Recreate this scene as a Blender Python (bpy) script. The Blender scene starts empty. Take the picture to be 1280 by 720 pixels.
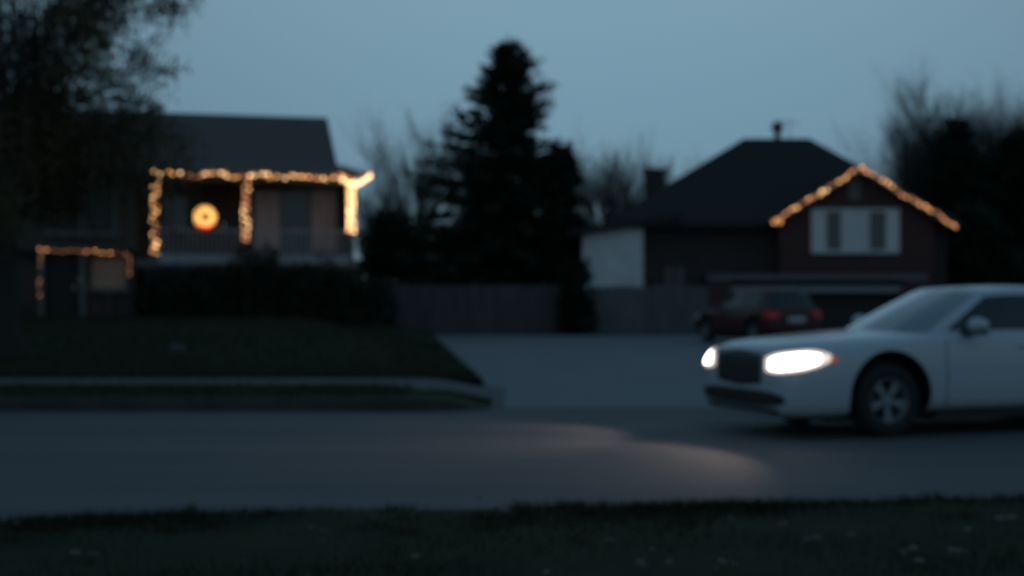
import bpy, bmesh, math, random
from math import sin, cos, pi, radians as R
from mathutils import Vector, Matrix
from mathutils.bvhtree import BVHTree
random.seed(7)
rnd = random.random
def U(a, b): return a + (b - a) * rnd()
sc = bpy.context.scene
COL = sc.collection
F = 1778.0; HZ = 370.0; CH = 1.34
def at(px, py, Y): return Vector(((px - 640) / F * Y, Y, CH + (HZ - py) / F * Y))
def gx(px, Y): return (px - 640) / F * Y

# ------------------------------------------------------------------ materials
def mat(name, col, rough=0.8, col2=None, scale=3.0, metal=0.0, coat=0.0, bump=0.0, spec=0.5, detail=4, emis=None, es=0, lo=.35, hi=.65, stretch=None):
    m = bpy.data.materials.new(name); m.use_nodes = True
    nt = m.node_tree; b = nt.nodes['Principled BSDF']
    b.inputs['Base Color'].default_value = (*col, 1); b.inputs['Roughness'].default_value = rough
    b.inputs['Metallic'].default_value = metal; b.inputs['Coat Weight'].default_value = coat
    b.inputs['Specular IOR Level'].default_value = spec
    if emis: b.inputs['Emission Color'].default_value = (*emis, 1); b.inputs['Emission Strength'].default_value = es
    if col2 or bump:
        tc = nt.nodes.new('ShaderNodeTexCoord'); n = nt.nodes.new('ShaderNodeTexNoise')
        n.inputs['Scale'].default_value = scale; n.inputs['Detail'].default_value = detail
        if stretch:
            mp = nt.nodes.new('ShaderNodeMapping'); mp.inputs['Scale'].default_value = stretch
            nt.links.new(tc.outputs['Object'], mp.inputs['Vector']); nt.links.new(mp.outputs[0], n.inputs['Vector'])
        else: nt.links.new(tc.outputs['Object'], n.inputs['Vector'])
    if col2:
        cr = nt.nodes.new('ShaderNodeValToRGB'); cr.color_ramp.elements[0].position = lo; cr.color_ramp.elements[1].position = hi
        cr.color_ramp.elements[0].color = (*col, 1); cr.color_ramp.elements[1].color = (*col2, 1)
        nt.links.new(n.outputs['Fac'], cr.inputs['Fac']); nt.links.new(cr.outputs['Color'], b.inputs['Base Color'])
    if bump:
        bp = nt.nodes.new('ShaderNodeBump'); bp.inputs['Strength'].default_value = bump; bp.inputs['Distance'].default_value = .02
        nt.links.new(n.outputs['Fac'], bp.inputs['Height']); nt.links.new(bp.outputs['Normal'], b.inputs['Normal'])
    return m
def brick(name, c1, c2, mortar, scale=1.0, bw=.22, rh=.075):
    m = mat(name, c1, .85); nt = m.node_tree; b = nt.nodes['Principled BSDF']
    tc = nt.nodes.new('ShaderNodeTexCoord'); mp = nt.nodes.new('ShaderNodeMapping'); mp.inputs['Rotation'].default_value = (pi/2, 0, 0)
    t = nt.nodes.new('ShaderNodeTexBrick'); t.inputs['Color1'].default_value = (*c1, 1); t.inputs['Color2'].default_value = (*c2, 1)
    t.inputs['Mortar'].default_value = (*mortar, 1); t.inputs['Scale'].default_value = scale
    t.inputs['Brick Width'].default_value = bw; t.inputs['Row Height'].default_value = rh; t.inputs['Mortar Size'].default_value = .008
    nt.links.new(tc.outputs['Object'], mp.inputs[0]); nt.links.new(mp.outputs[0], t.inputs['Vector']); nt.links.new(t.outputs[0], b.inputs['Base Color'])
    return m
M = dict(
 asphalt=mat('asphalt', (.072,.075,.078), .8, (.098,.10,.103), 1.2, bump=.1, lo=.3, hi=.7, stretch=(.12,1.4,1), detail=8),
 concrete=mat('concrete_street', (.185,.19,.195), .8, (.16,.165,.17), .5, lo=.3, hi=.7),
 walk=mat('walk_concrete', (.10,.10,.10), .85, (.075,.075,.072), 2.0),
 kerb=mat('kerb_concrete', (.05,.05,.048), .9, (.032,.032,.03), 3.0),  # darker than the walk: shade on the kerb face put into the colour
 grass=mat('grass', (.018,.028,.014), .95, (.033,.038,.019), 1.3, spec=.1, detail=8),
 blade=mat('grass_blade', (.018,.03,.014), .85, (.042,.044,.022), .9, spec=.1),
 soil=mat('ground_far', (.03,.035,.02), .95, spec=.1),
 leaf=mat('dead_leaf', (.07,.052,.04), .85, (.15,.12,.10), 2.0),
 roof1=mat('shingle_brown', (.15,.12,.105), .95, (.11,.10,.095), 5.0, spec=.1, stretch=(1,3,3)),
 roof2=mat('shingle_dark', (.036,.035,.036), .95, (.05,.048,.048), 5.0, spec=.05, stretch=(1,3,3)),
 wall1=mat('siding_brown', (.068,.056,.052), .85, (.08,.068,.063), 3.0),
 brick1=brick('brick_dark', (.06,.035,.03), (.085,.045,.035), (.10,.09,.085)),
 wall2=brick('brick_red_brown', (.075,.026,.024), (.055,.02,.02), (.07,.055,.05)),
 wall2b=mat('brown_stucco', (.055,.042,.04), .9, (.04,.033,.032), 2.0),
 white=mat('white_paint', (.72,.74,.74), .6, (.6,.62,.63), 1.5),
 trim=mat('grey_trim', (.15,.15,.145), .8, (.12,.12,.115), 2.0),
 post=mat('post_paint', (.17,.16,.15), .7, (.13,.12,.115), 4),
 railp=mat('pale_rail_paint', (.42,.40,.41), .7, (.32,.31,.32), 4),
 curtain=mat('curtain_cloth', (.62,.55,.57), .9, (.45,.40,.42), 3.0, stretch=(6,6,.3)),
 blind=mat('blind', (.66,.70,.72), .8, (.5,.54,.57), 4.0, stretch=(1,1,8)),
 beige=mat('beige_blind', (.58,.36,.25), .9, (.44,.28,.20), 2.0),  # lighter and warmer: glow of the strings put into the blind colour
 glass=mat('dark_glass', (.02,.025,.03), .08, spec=.6),
 screen=mat('windscreen_glass', (.10,.12,.13), .1, spec=1.0, coat=1.0),
 wglass=mat('window_glass', (.05,.06,.07), .12, spec=.8),
 wood=mat('fence_wood', (.11,.10,.105), .9, (.075,.07,.075), 4.0, stretch=(1,1,.2)),
 wood2=mat('fence_wood_grey', (.13,.12,.13), .9, (.095,.09,.098), 4.0, stretch=(1,1,.2)),
 bark=mat('bark', (.045,.038,.032), .95, (.03,.026,.022), 6.0),
 twig=mat('twig', (.035,.032,.032), .95),
 needle=mat('needles', (.022,.036,.026), .9, (.036,.052,.034), 1.2, spec=.1),
 shrub=mat('shrub_leaf', (.03,.038,.026), .9, (.05,.058,.036), 2.0, spec=.1),
 olive=mat('olive_leaf', (.085,.07,.04), .85, (.15,.115,.06), 1.5, spec=.1),
 paint=mat('white_car_paint', (.46,.50,.54), .3, coat=.5),
 garage=mat('garage_door_paint', (.27,.29,.31), .8),
 redpaint=mat('dark_red_paint', (.06,.007,.008), .45, coat=.15),
 black=mat('black_plastic', (.012,.012,.013), .55),
 mesh=mat('grille_mesh', (.02,.02,.022), .4, (.05,.05,.055), 40, metal=.3),
 rubber=mat('rubber', (.018,.018,.018), .85),
 rim=mat('alloy', (.30,.32,.34), .45, metal=.5),
 chrome=mat('chrome', (.6,.6,.6), .2, metal=1.0),
 lamp=mat('headlamp_lit', (.9,.9,.9), .3, emis=(1,.90,.80), es=9),
 lampglass=mat('headlamp_glass', (.8,.8,.8), .2, emis=(1,.78,.66), es=.95),  # dim warm emission stands in for the bloom round the lamp core
 amber=mat('amber_lens', (.7,.16,.05), .3, emis=(1,.25,.12), es=.15),
 tail=mat('tail_lens', (.38,.02,.02), .25, emis=(1,.04,.04), es=.02),  # faint emission stands in for light reflected off the red lens
 plate=mat('plate_white', (.6,.58,.62), .5),
 ribbon=mat('red_ribbon', (.75,.03,.02), .5, emis=(1,.03,.01), es=.0),
 stone=mat('pale_stone', (.09,.09,.088), .9, (.06,.06,.058), 6.0),
 wire=mat('green_wire', (.012,.02,.012), .7),
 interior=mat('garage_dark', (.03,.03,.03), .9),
)
BULB = []
for i, (c, s) in enumerate([((1,.50,.19),4.0), ((1,.44,.14),3.0), ((1,.38,.18),2.4), ((1,.58,.27),6.2), ((1,.42,.20),.8)]):
    BULB.append(mat('bulb_glow', c, .4, emis=c, es=s))
REDB = mat('red_bow_glow', (1,.05,.02), .4, emis=(1,.045,.01), es=2.0)  # for bulbs added to give the bow a red glow
GOLD = [mat('gold_bulb_glow', (1,.6,.15), .4, emis=(1,.52,.13), es=1.3), mat('gold_bulb_glow', (1,.6,.2), .4, emis=(1,.55,.17), es=1.6)]

M['screen'].node_tree.nodes['Principled BSDF'].inputs['Coat IOR'].default_value = 2.2
# ------------------------------------------------------------------ mesh helpers
class MB:
    def __init__(s): s.v = []; s.f = []
    def add(s, vs, fs):
        n = len(s.v); s.v += [tuple(v) for v in vs]; s.f += [tuple(i + n for i in f) for f in fs]; return s
    def box(s, a, b, rot=None, off=(0,0,0)):
        x0,y0,z0 = a; x1,y1,z1 = b
        vs = [Vector(p) for p in ((x0,y0,z0),(x1,y0,z0),(x1,y1,z0),(x0,y1,z0),(x0,y0,z1),(x1,y0,z1),(x1,y1,z1),(x0,y1,z1))]
        if rot: vs = [rot @ v for v in vs]
        vs = [v + Vector(off) for v in vs]
        return s.add(vs, [(0,3,2,1),(4,5,6,7),(0,1,5,4),(1,2,6,5),(2,3,7,6),(3,0,4,7)])
    def tube(s, pts, rad, n=6, cap=True):
        pts = [Vector(p) for p in pts]; rings = []
        if not hasattr(rad, '__len__'): rad = [rad] * len(pts)
        for i, p in enumerate(pts):
            d = (pts[min(i+1, len(pts)-1)] - pts[max(i-1, 0)]).normalized()
            a = d.cross(Vector((0,0,1)) if abs(d.z) < .9 else Vector((1,0,0))).normalized(); b = d.cross(a)
            rings.append([p + (a*cos(2*pi*k/n) + b*sin(2*pi*k/n)) * rad[i] for k in range(n)])
        vs = [v for r in rings for v in r]; fs = []
        for i in range(len(pts)-1):
            for k in range(n):
                k2 = (k+1) % n; fs.append((i*n+k, (i+1)*n+k, (i+1)*n+k2, i*n+k2))
        if cap: fs.append(tuple(range(n))); fs.append(tuple(reversed([(len(pts)-1)*n+k for k in range(n)])))
        return s.add(vs, fs)
    def prism(s, poly, y0, y1):   # poly in xz, extruded along y
        n = len(poly)
        vs = [(x, y0, z) for x, z in poly] + [(x, y1, z) for x, z in poly]
        return s.add(vs, [tuple(range(n)), tuple(reversed(range(n, 2*n)))] + [(i, i+n, (i+1)%n+n, (i+1)%n) for i in range(n)])
    def slab(s, quad, t):         # thick roof plane: quad of 3D points, thickness downwards
        q = [Vector(p) for p in quad]; n = len(q)
        vs = q + [p - Vector((0,0,t)) for p in q]
        return s.add(vs, [tuple(range(n)), tuple(reversed(range(n, 2*n)))] + [(i, i+n, (i+1)%n+n, (i+1)%n) for i in range(n)])
    def lathe(s, prof, n=32, c=(0,0,0)):  # prof (r, y) about y axis
        m = len(prof); vs = [(c[0]+r*cos(2*pi*k/n), c[1]+y, c[2]+r*sin(2*pi*k/n)) for k in range(n) for r, y in prof]
        return s.add(vs, [(k*m+i, k*m+i+1, ((k+1)%n)*m+i+1, ((k+1)%n)*m+i) for k in range(n) for i in range(m-1)])
    def build(s, name, m, parent=None, smooth=False, fix=True):
        me = bpy.data.meshes.new(name); me.from_pydata(s.v, [], s.f); me.materials.append(m); me.update()
        if fix and len(s.f) < 20000:
            bm = bmesh.new(); bm.from_mesh(me); bmesh.ops.recalc_face_normals(bm, faces=bm.faces); bm.to_mesh(me); bm.free()
        if smooth: me.polygons.foreach_set('use_smooth', [True]*len(me.polygons))
        return link(name, me, parent)
def link(name, me, parent=None):
    o = bpy.data.objects.new(name, me); COL.objects.link(o)
    if parent: o.parent = parent
    return o
def tag(o, label, cat, group=None):
    o['label'] = label; o['category'] = cat
    if group: o['group'] = group
    return o
def thing(name, label, cat, loc=(0,0,0), rz=0, group=None):
    o = bpy.data.objects.new(name, None); COL.objects.link(o); o.empty_display_size = .3
    o.location = loc; o.rotation_euler = (0, 0, rz); return tag(o, label, cat, group)
def struct(o): o['kind'] = 'structure'; return o
def stuff(o, label, cat): o['kind'] = 'stuff'; return tag(o, label, cat)
def sst(a, b, x):
    t = min(1, max(0, (x-a)/(b-a))); return t*t*(3-2*t)

# ------------------------------------------------------------------ terrain, roads
def near_edge(x): return 8.64 + .15*6*math.tanh(x/6) + .03*sin(x*2.3) + .02*sin(x*5.1+1)
def side_edge(y): return -.4 - (y-20.7)*.086
def lawn_z(x, y):
    return .12 + .66*sst(20.7, 37, y)*sst(.1, 4.2, side_edge(y)-x)
def sheet(name, xs, ys_of, zf, m):
    mb = MB(); nx = len(xs); rows = [ys_of(x) for x in xs]; ny = len(rows[0])
    vs = [(x, y, zf(x, y)) for x, r in zip(xs, rows) for y in r]
    mb.add(vs, [(i*ny+j, (i+1)*ny+j, (i+1)*ny+j+1, i*ny+j+1) for i in range(nx-1) for j in range(ny-1)])
    return struct(mb.build(name, m, smooth=True))
def lin(a, b, n): return [a+(b-a)*i/(n-1) for i in range(n)]
mb = MB(); mb.add([(-900,-300,-.05),(900,-300,-.05),(900,1500,-.05),(-900,1500,-.05)], [(0,1,2,3)]); struct(mb.build('ground', M['soil']))
mb = MB(); mb.add([(-90,3,0),(90,3,0),(90,17.2,0),(-90,17.2,0)], [(0,1,2,3)]); struct(mb.build('road', M['asphalt']))
# side street running away between the lawn and the far houses
ys = lin(17.2, 49.6, 30)
mb = MB(); vs = []
for y in ys: vs += [(side_edge(y)-.6, y, .0), (40, y, .0)]
mb.add(vs, [(2*i, 2*i+1, 2*i+3, 2*i+2) for i in range(len(ys)-1)]); struct(mb.build('side_street', M['concrete']))
mb = MB(); mb.add([(7.2,49.6,-.002),(15.6,49.6,-.002),(15.6,52.2,-.002),(7.2,52.2,-.002)], [(0,1,2,3)]); struct(mb.build('driveway', M['concrete']))
# near verge
sheet('near_verge', lin(-40, 40, 161), lambda x: [-12, 0, 4, 6] + [6+(near_edge(x)-6)*t for t in (.3,.6,.85,.97)] + [near_edge(x)],
      lambda x, y: .02 if y >= near_edge(x)-1e-6 else .06+.02*sin(x*1.7)*sin(y*2.1), M['grass'])
# boulevard strip, kerb, sidewalk, lawn on the far side
def strip_far(x): return 19.4
def kerb_line(x):          # far kerb bends away at the side street
    return 16.5 if x < -1.6 else 16.5 + .35*((x+1.6)/1.5)**2
xs = lin(-60, -1.7, 60) + lin(-1.6, -.25, 12)
sheet('boulevard_strip', xs, lambda x: [kerb_line(x)+.15, 17.5, 18.4, 19.4-max(0, x+1.9)*1.25 if x > -1.9 else 19.4],
      lambda x, y: .12*(1-sst(-.9, -.2, x))+.012, M['grass'])
mb = MB(); vs = []
for x in xs:
    z = .13*(1-sst(-.9, -.2, x))+.012; k = kerb_line(x); vs += [(x, k, -.03), (x, k+.02, z), (x, k+.16, z), (x, k+.16, -.03)]
mb.add(vs, [(4*i+j, 4*i+4+j, 4*i+5+j, 4*i+1+j) for i in range(len(xs)-1) for j in range(3)]); struct(mb.build('kerb', M['kerb']))
sheet('sidewalk', lin(-60, -1.9, 40)+lin(-1.8, -.1, 14), lambda x: [19.4-max(0, x+1.9)*1.25, 20.75],
      lambda x, y: .128*(1-sst(-1.3, -.15, x))+.008, M['walk'])
ly = lin(20.75, 38, 50) + lin(39, 90, 24)
mb = MB(); n = 60; vs = []
for y in ly:
    for j in range(n):
        d = (j/(n-1))**2*60; x = side_edge(y)-d; vs.append((x, y, lawn_z(x, y) if d > 0 else .0))
mb.add(vs, [(i*n+j, i*n+j+1, (i+1)*n+j+1, (i+1)*n+j) for i in range(len(ly)-1) for j in range(n-1)])
struct(mb.build('front_lawn', M['grass'], smooth=True))
mb = MB(); mb.add([(-3.2,49.65,.02),(7.1,49.65,.02),(7.1,90,.05),(-3.2,90,.05)], [(0,1,2,3)]); struct(mb.build('back_yard', M['grass']))
mb = MB(); mb.add([(15.7,44,.03),(60,44,.03),(60,90,.05),(15.7,90,.05)], [(0,1,2,3)]); struct(mb.build('side_yard', M['grass']))

def blades(name, pts, h, w, label, cat, m):
    mb = MB()
    for x, y, z in pts:
        a = U(0, 2*pi); hh = h*U(.5, 1.3); lx, ly_ = U(-.5,.5)*hh, U(-.5,.5)*hh; ww = w*U(.6,1.3)
        c, s = cos(a)*ww, sin(a)*ww
        mb.v += [(x-c, y-s, z-.01), (x+c, y+s, z-.01), (x+lx, y+ly_, z+hh)]; n = len(mb.v); mb.f.append((n-3, n-2, n-1))
    return stuff(mb.build(name, m, fix=False), label, cat)
pts = []
for i in range(60000):
    x = U(-8, 8); y = U(5.2, near_edge(x)+.02)
    if U(0, 1) < .4: y = near_edge(x) - abs(random.gauss(0, .3)) + .03
    if sin(x*1.9+y)*sin(y*2.7-x*.6)+U(-.5,.5) < -.35: continue
    pts.append((x, y, .04))
for i in range(90):
    x0 = U(-7, 7); y0 = near_edge(x0)-U(0, .9)
    for k in range(45): pts.append((x0+random.gauss(0,.06), y0+random.gauss(0,.05), .06))
blades('grass', pts, .055, .006, 'shaggy dark grass along the near edge of the road', 'grass', M['blade'])
pts = []
for i in range(30000):
    y = 20.8+rnd()**1.5*17; x = U(-13, side_edge(y)-.05); pts.append((x, y, lawn_z(x, y)))
for i in range(6000):
    x = U(-12, -1.3); pts.append((x, U(kerb_line(x)+.17, 19.35), .125))
blades('lawn_grass', pts, .07, .01, 'dark short grass of the raised lawn across the road', 'grass', M['blade'])
mb = MB()
def leaf(mb, x, y, z, s):
    a = U(0, 6.3); t = U(-.7, .7); q = Matrix.Rotation(a, 3, 'Z') @ Matrix.Rotation(t, 3, 'X')
    vs = [Vector((x, y, z)) + q @ Vector(p) for p in ((-s,0,0),(-.4*s,-.55*s,.1*s),(.5*s,-.5*s,.15*s),(s,0,.05*s),(.5*s,.5*s,.12*s),(-.4*s,.5*s,.1*s))]
    mb.add(vs, [(0,1,2,3,4,5)])
for px, py in ((718,660),(762,678),(880,668),(912,705),(1012,675),(1066,673),(1256,648),(105,693),(1140,690),(980,658),(1195,690),(804,706)):
    d = CH*F/(py-HZ)*.925
    for k in range(3): leaf(mb, gx(px, d)+U(-.04,.04), d+U(-.04,.04), .10+U(0,.02), U(.02,.04))
for i in range(110):
    x = U(-6, 6); y = U(6, near_edge(x)-.1); leaf(mb, x, y, .11+U(0,.03), U(.015,.03))
stuff(mb.build('fallen_leaves', M['leaf'], fix=False), 'pale dead leaves scattered over the near grass', 'leaves')
mb = MB(); bm = bmesh.new(); bmesh.ops.create_icosphere(bm, subdivisions=2, radius=1)
for v in bm.verts: v.co = Vector((v.co.x*.15, v.co.y*.12, v.co.z*.13)) * U(.85, 1.15)
me = bpy.data.meshes.new('stone'); bm.to_mesh(me); bm.free(); me.materials.append(M['stone'])
o = link('garden_stone', me); o.location = (gx(222, 26), 26, lawn_z(gx(222, 26), 26)+.05); tag(o, 'small pale stone lying alone on the raised lawn', 'stone')

# ------------------------------------------------------------------ string lights
def bulb_mesh(m, r):
    bm = bmesh.new(); bmesh.ops.create_icosphere(bm, subdivisions=2, radius=r)
    for v in bm.verts: v.co.z *= 1.25
    me = bpy.data.meshes.new('bulb'); bm.to_mesh(me); bm.free(); me.materials.append(m)
    me.polygons.foreach_set('use_smooth', [True]*len(me.polygons)); return me
BM = {}
def bmesh_for(m, r):
    k = (m.name, r)
    if k not in BM: BM[k] = bulb_mesh(m, r)
    return BM[k]
def resample(pts, step):
    pts = [Vector(p) for p in pts]; out = []; carry = 0
    for a, b in zip(pts, pts[1:]):
        L = (b-a).length; t = carry
        while t < L: out.append(a+(b-a)*(t/L)); t += step
        carry = t-L
    return out
def string(label, pts, step, r=.025, jit=.022, weights=(5,4,2,3,2), group='warm string lights on the houses', mats=None):
    base = Vector(pts[0]); t = thing('string_lights', label, 'string lights', base, 0, group)
    MB().tube([Vector(p)-base for p in pts], .008, 4).build('wire', M['wire'], t)
    ps = resample(pts, step)
    for p in ps[:99]:
        m = random.choices(mats or BULB, weights if not mats else None)[0]
        o = link('bulb', bmesh_for(m, r), t); o.location = p-base+Vector((U(-jit,jit), U(-jit,jit)-.02, U(-jit,jit)))
    return t
def helix(p0, p1, r, pitch):
    p0, p1 = Vector(p0), Vector(p1); L = (p1-p0).length; n = int(L/pitch*8)
    return [p0+(p1-p0)*(i/n)+Vector((cos(i*pi/4)*r, sin(i*pi/4)*r, 0)) for i in range(n+1)]

# ------------------------------------------------------------------ house with porch (left)
A = R(15); O1 = Vector((-9.87, 39.0, 0))
h1 = thing('house', 'brown gabled house on raised lawn, with lit elevated porch on its right half', 'house', O1, A)
def L1(x, y, z): return O1 + Matrix.Rotation(A, 3, 'Z') @ Vector((x, y, z))
G = .6; FL = 2.36; EV = 4.72; W1 = 5.62
# walls: main body behind porch and left wing in front line
w = MB(); w.box((-9, 2.0, G), (W1-.12, 8.4, EV+.05)); w.prism([(-9,EV+.05),(-9,EV+.06),(W1-.12,EV+.06),(W1-.12,EV+.05)], 2.0, 8.4)
w.build('wall', M['wall1'], h1)
MB().box((-9, .05, G), (-.45, 2.0, EV+.02)).build('wing_wall', M['wall1'], h1)
MB().box((-9.02, .02, G), (-.43, .05, FL-.3)).build('brick_base', M['brick1'], h1)
# gable ends
MB().add([(W1-.30,2.0,EV),(W1-.30,8.4,EV),(W1-.30,4.5,6.7),(W1-.33,2.0,EV),(W1-.33,8.4,EV),(W1-.33,4.5,6.7)], [(0,1,2),(3,5,4),(0,2,5,3),(1,4,5,2)]).build('gable_wall', M['wall1'], h1)
# roof: steep main part, bell-cast porch skirt
RZ = 6.95; RY = 4.5
r = MB()
r.slab([(-9.4,.75,5.12),(W1-.42,.75,5.12),(W1-.22,RY,RZ),(-9.4,RY,RZ)], .14)
r.slab([(-9.4,RY,RZ),(W1-.22,RY,RZ),(W1-.42,8.6,4.8),(-9.4,8.6,4.8)], .14)
r.build('roof', M['roof1'], h1)
MB().slab([(-9.4,-.35,4.84),(W1+.25,-.35,4.84),(W1-.55,.8,5.17),(-9.4,.8,5.17)], .12).build('porch_roof', M['roof1'], h1)
MB().box((-9.4,-.40,4.68),(W1+.27,-.352,4.83)).build('fascia', M['post'], h1)
# porch
MB().box((W1-.17,.3,FL),(W1-.11,2.0,EV-.02)).build('side_wall', M['wall1'], h1)
MB().box((-.43,.0,FL-.22),(W1+.05,2.0,FL)).build('porch_floor', M['post'], h1)
for x in (.08, 2.55, W1-.12):
    MB().box((x-.07,.0,FL),(x+.07,.14,EV-.02)).build('porch_post', M['post'], h1)
MB().box((-.0,.0,EV-.2),(W1,.14,EV)).build('porch_beam', M['post'], h1)
for x0, x1 in ((.15,2.48),(2.62,W1-.19)):
    rl = MB(); rl.box((x0,.03,FL+.78),(x1,.11,FL+.84)); rl.box((x0,.02,FL+.05),(x1,.12,FL+.14))
    x = x0+.08
    while x < x1: rl.box((x,.05,FL+.14),(x+.035,.09,FL+.78)); x += .13
    rl.build('railing', M['railp'], h1)
    MB().box((x0,-.03,FL-.12),(x1,-.003,FL+.045)).build('porch_skirt_board', M['railp'], h1)
# lattice skirt and stair side under the porch
lt = MB()
x = -.2
while x < W1: lt.box((x,.06,G),(x+.06,.10,FL-.22)); x += .14
for k in range(8): lt.box((-.2,.10,G+.1+k*.2),(W1,.12,G+.15+k*.2))
lt.build('lattice', M['wall1'], h1)
MB().box((-.2,.14,G),(W1-.02,.2,FL-.23)).build('skirt_board', M['brick1'], h1)
# windows and door on the porch
def window(parent, x0, x1, z0, z1, y, glass, frame, mull=1, name='window', f=.07, sill=True):
    fr = MB(); fr.box((x0,y-.05,z0),(x0+f,y+.03,z1)); fr.box((x1-f,y-.05,z0),(x1,y+.03,z1)); fr.box((x0+f,y-.05,z0),(x1-f,y+.03,z0+f)); fr.box((x0+f,y-.05,z1-f),(x1-f,y+.03,z1))
    for k in range(1, mull+1):
        c = x0+(x1-x0)*k/(mull+1); fr.box((c-.03,y-.045,z0+f),(c+.03,y+.025,z1-f))
    wn = fr.build(name, frame, parent)
    MB().box((x0+f,y-.015,z0+f),(x1-f,y-.005,z1-f)).build('pane', glass, wn)
    if sill: MB().box((x0-.05,y-.12,z0-.06),(x1+.05,y-.005,z0-.002)).build('sill', frame, wn)
    return wn
wn = window(h1, 2.85, 5.4, FL+.25, FL+2.12, 1.97, M['wglass'], M['post'], 2)
for a, b in ((2.95,3.68),(4.60,5.32)): MB().box((a,1.935,FL+.33),(b,1.95,FL+2.04)).build('curtain', M['curtain'], wn)
d = MB().box((1.95,1.94,FL+.01),(2.75,1.99,FL+2.03)).build('door', M['brick1'], h1); MB().box((2.02,1.91,FL+.98),(2.07,1.938,FL+1.12)).build('handle', M['chrome'], d)
window(h1, .3, 1.05, FL+.9, FL+1.9, 1.97, M['wglass'], M['post'], 0)
# left wing: bay-like upper window pair
wn = window(h1, -2.78, -.95, 3.02, 4.55, .02, M['wglass'], M['post'], 1)
window(h1, -6.3, -4.6, 3.02, 4.55, .02, M['wglass'], M['post'], 1)
# lower level door and beige blind window
d = MB().box((-2.75,-.03,G+.1),(-1.95,.015,2.42)).build('door', M['black'], h1); MB().box((-2.06,-.07,1.5),(-2.01,-.032,1.62)).build('handle', M['chrome'], d)
wn = window(h1, -1.64, -.64, 1.50, 2.42, -.0, M['beige'], M['post'], 0)
MB().box((-1.2,-.09,G),(-1.05,-.01,1.43)).build('pilaster', M['wall1'], h1)
MB().box((-9,-.5,2.56),(-.45,.02,2.66)).build('canopy', M['wall1'], h1)
MB().box((-2.93,-.45,G),(-2.81,-.33,2.56)).build('canopy_post', M['post'], h1)
MB().box((-1.87,-.45,G),(-1.75,-.33,2.56)).build('canopy_post', M['post'], h1)
ch = MB().box((-5.2,4.1,6.2),(-4.5,4.8,7.6)).build('chimney', M['brick1'], h1)

# strings on that house
yo = -.42
string('long warm string of lights along the porch eave of the left house', [L1(.0,yo,4.72)]+[L1(.2+i*.35, yo, 4.66+.05*sin(i*1.9)) for i in range(15)]+[L1(W1-.25,yo,4.64)], .115, jit=.045)
string('warm lights wound round the left porch post, beside the dark wing', helix(L1(.08,.07,4.45), L1(.08,.07,2.45), .075, .16), .10)
string('warm lights wound round the middle porch post, right of the wreath', helix(L1(2.55,.07,4.68), L1(2.55,.07,2.75), .075, .18), .105, weights=(4,4,4,2,4))
string('brightest warm lights bunched round the right corner porch post', helix(L1(W1-.14,.0,4.6), L1(W1-.12,.07,3.15), .085, .13), .085, r=.028, weights=(4,1,1,8,0))
string('bright short string of lights rising past the right eave corner', [L1(W1-.45,yo,4.58), L1(W1-.1,yo-.05,4.45), L1(W1+.12,yo,4.56), L1(W1+.35,yo-.05,4.78)]+[L1(W1+.28,yo-.1,4.68), L1(W1+.1,yo-.05,4.50)], .075, r=.028, jit=.035, weights=(4,1,1,8,0))
string('short dim string of lights along the canopy over the lower door', [L1(-2.9,-.52,2.56), L1(-2.3,-.52,2.53), L1(-1.6,-.52,2.55), L1(-1.3,-.52,2.5), L1(-.62,-.52,2.47)], .2, weights=(1,2,3,1,4), r=.022)
string('dim lights down the left post beside the lower dark door', helix(L1(-2.87,-.39,2.5), L1(-2.87,-.39,1.15), .035, .2), .12, weights=(1,2,3,1,4), r=.022)
string('dim lights down the right post between lower door and beige window', helix(L1(-1.81,-.39,2.5), L1(-1.81,-.39,1.6), .035, .2), .15, weights=(1,2,3,0,6), r=.022)
string('few faint lights down the right edge of the beige lower window', [L1(-.6,-.1,2.4), L1(-.6,-.1,1.8)], .16, weights=(0,1,2,0,4), r=.022)

# wreath
wz = at(257, 271, 39.2)
WP = L1(1.42, -.02, wz.z)
wr = thing('wreath', 'round glowing gold wreath with red bow hanging in the left porch bay', 'wreath', WP, A); wr.scale = (.80, .85, .80)
mb = MB(); n = 36; m_ = 12
vs = []
for i in range(n):
    a = 2*pi*i/n
    for j in range(m_):
        b = 2*pi*j/m_; rr = .24+(.12+U(-.015,.015))*cos(b); vs.append((rr*cos(a), .09*sin(b), rr*sin(a)))
mb.add(vs, [(i*m_+j, ((i+1)%n)*m_+j, ((i+1)%n)*m_+(j+1)%m_, i*m_+(j+1)%m_) for i in range(n) for j in range(m_)])
mb.build('greenery', M['needle'], wr)
MB().tube([(0,.0,.3),(0,.02,.9)], .006, 4).build('hanging_cord', M['wire'], wr)
k = 0
for ring, cnt in ((.16,14),(.22,24),(.28,32),(.355,29)):
    for i in range(cnt):
        a = 2*pi*i/cnt+ring*9; low = sin(a) < -.72
        m = REDB if (low and ring > .3) else GOLD[k % 2]; k += 1  # red ones added low on the outer ring so the bow looks lit
        o = link('bulb', bmesh_for(m, .030), wr); o.location = (ring*cos(a)+U(-.01,.01), -.06-.05*sin((ring-.1)/.26*pi), ring*sin(a)+U(-.01,.01))
bw = MB()
for s in (-1, 1):
    bw.add([(0,-.12,-.42),(s*.13,-.11,-.36),(s*.14,-.11,-.46),(0,-.09,-.42),(s*.13,-.08,-.36),(s*.14,-.08,-.46)], [(0,1,2),(3,4,5),(0,1,4,3),(1,2,5,4),(2,0,3,5)])
    bw.add([(0,-.11,-.43),(s*.04,-.11,-.56),(s*.10,-.11,-.54),(0,-.10,-.43),(s*.04,-.10,-.56),(s*.10,-.10,-.54)], [(0,1,2),(3,4,5),(0,1,4,3),(1,2,5,4),(2,0,3,5)])
bw.build('bow', M['ribbon'], wr)

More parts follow.
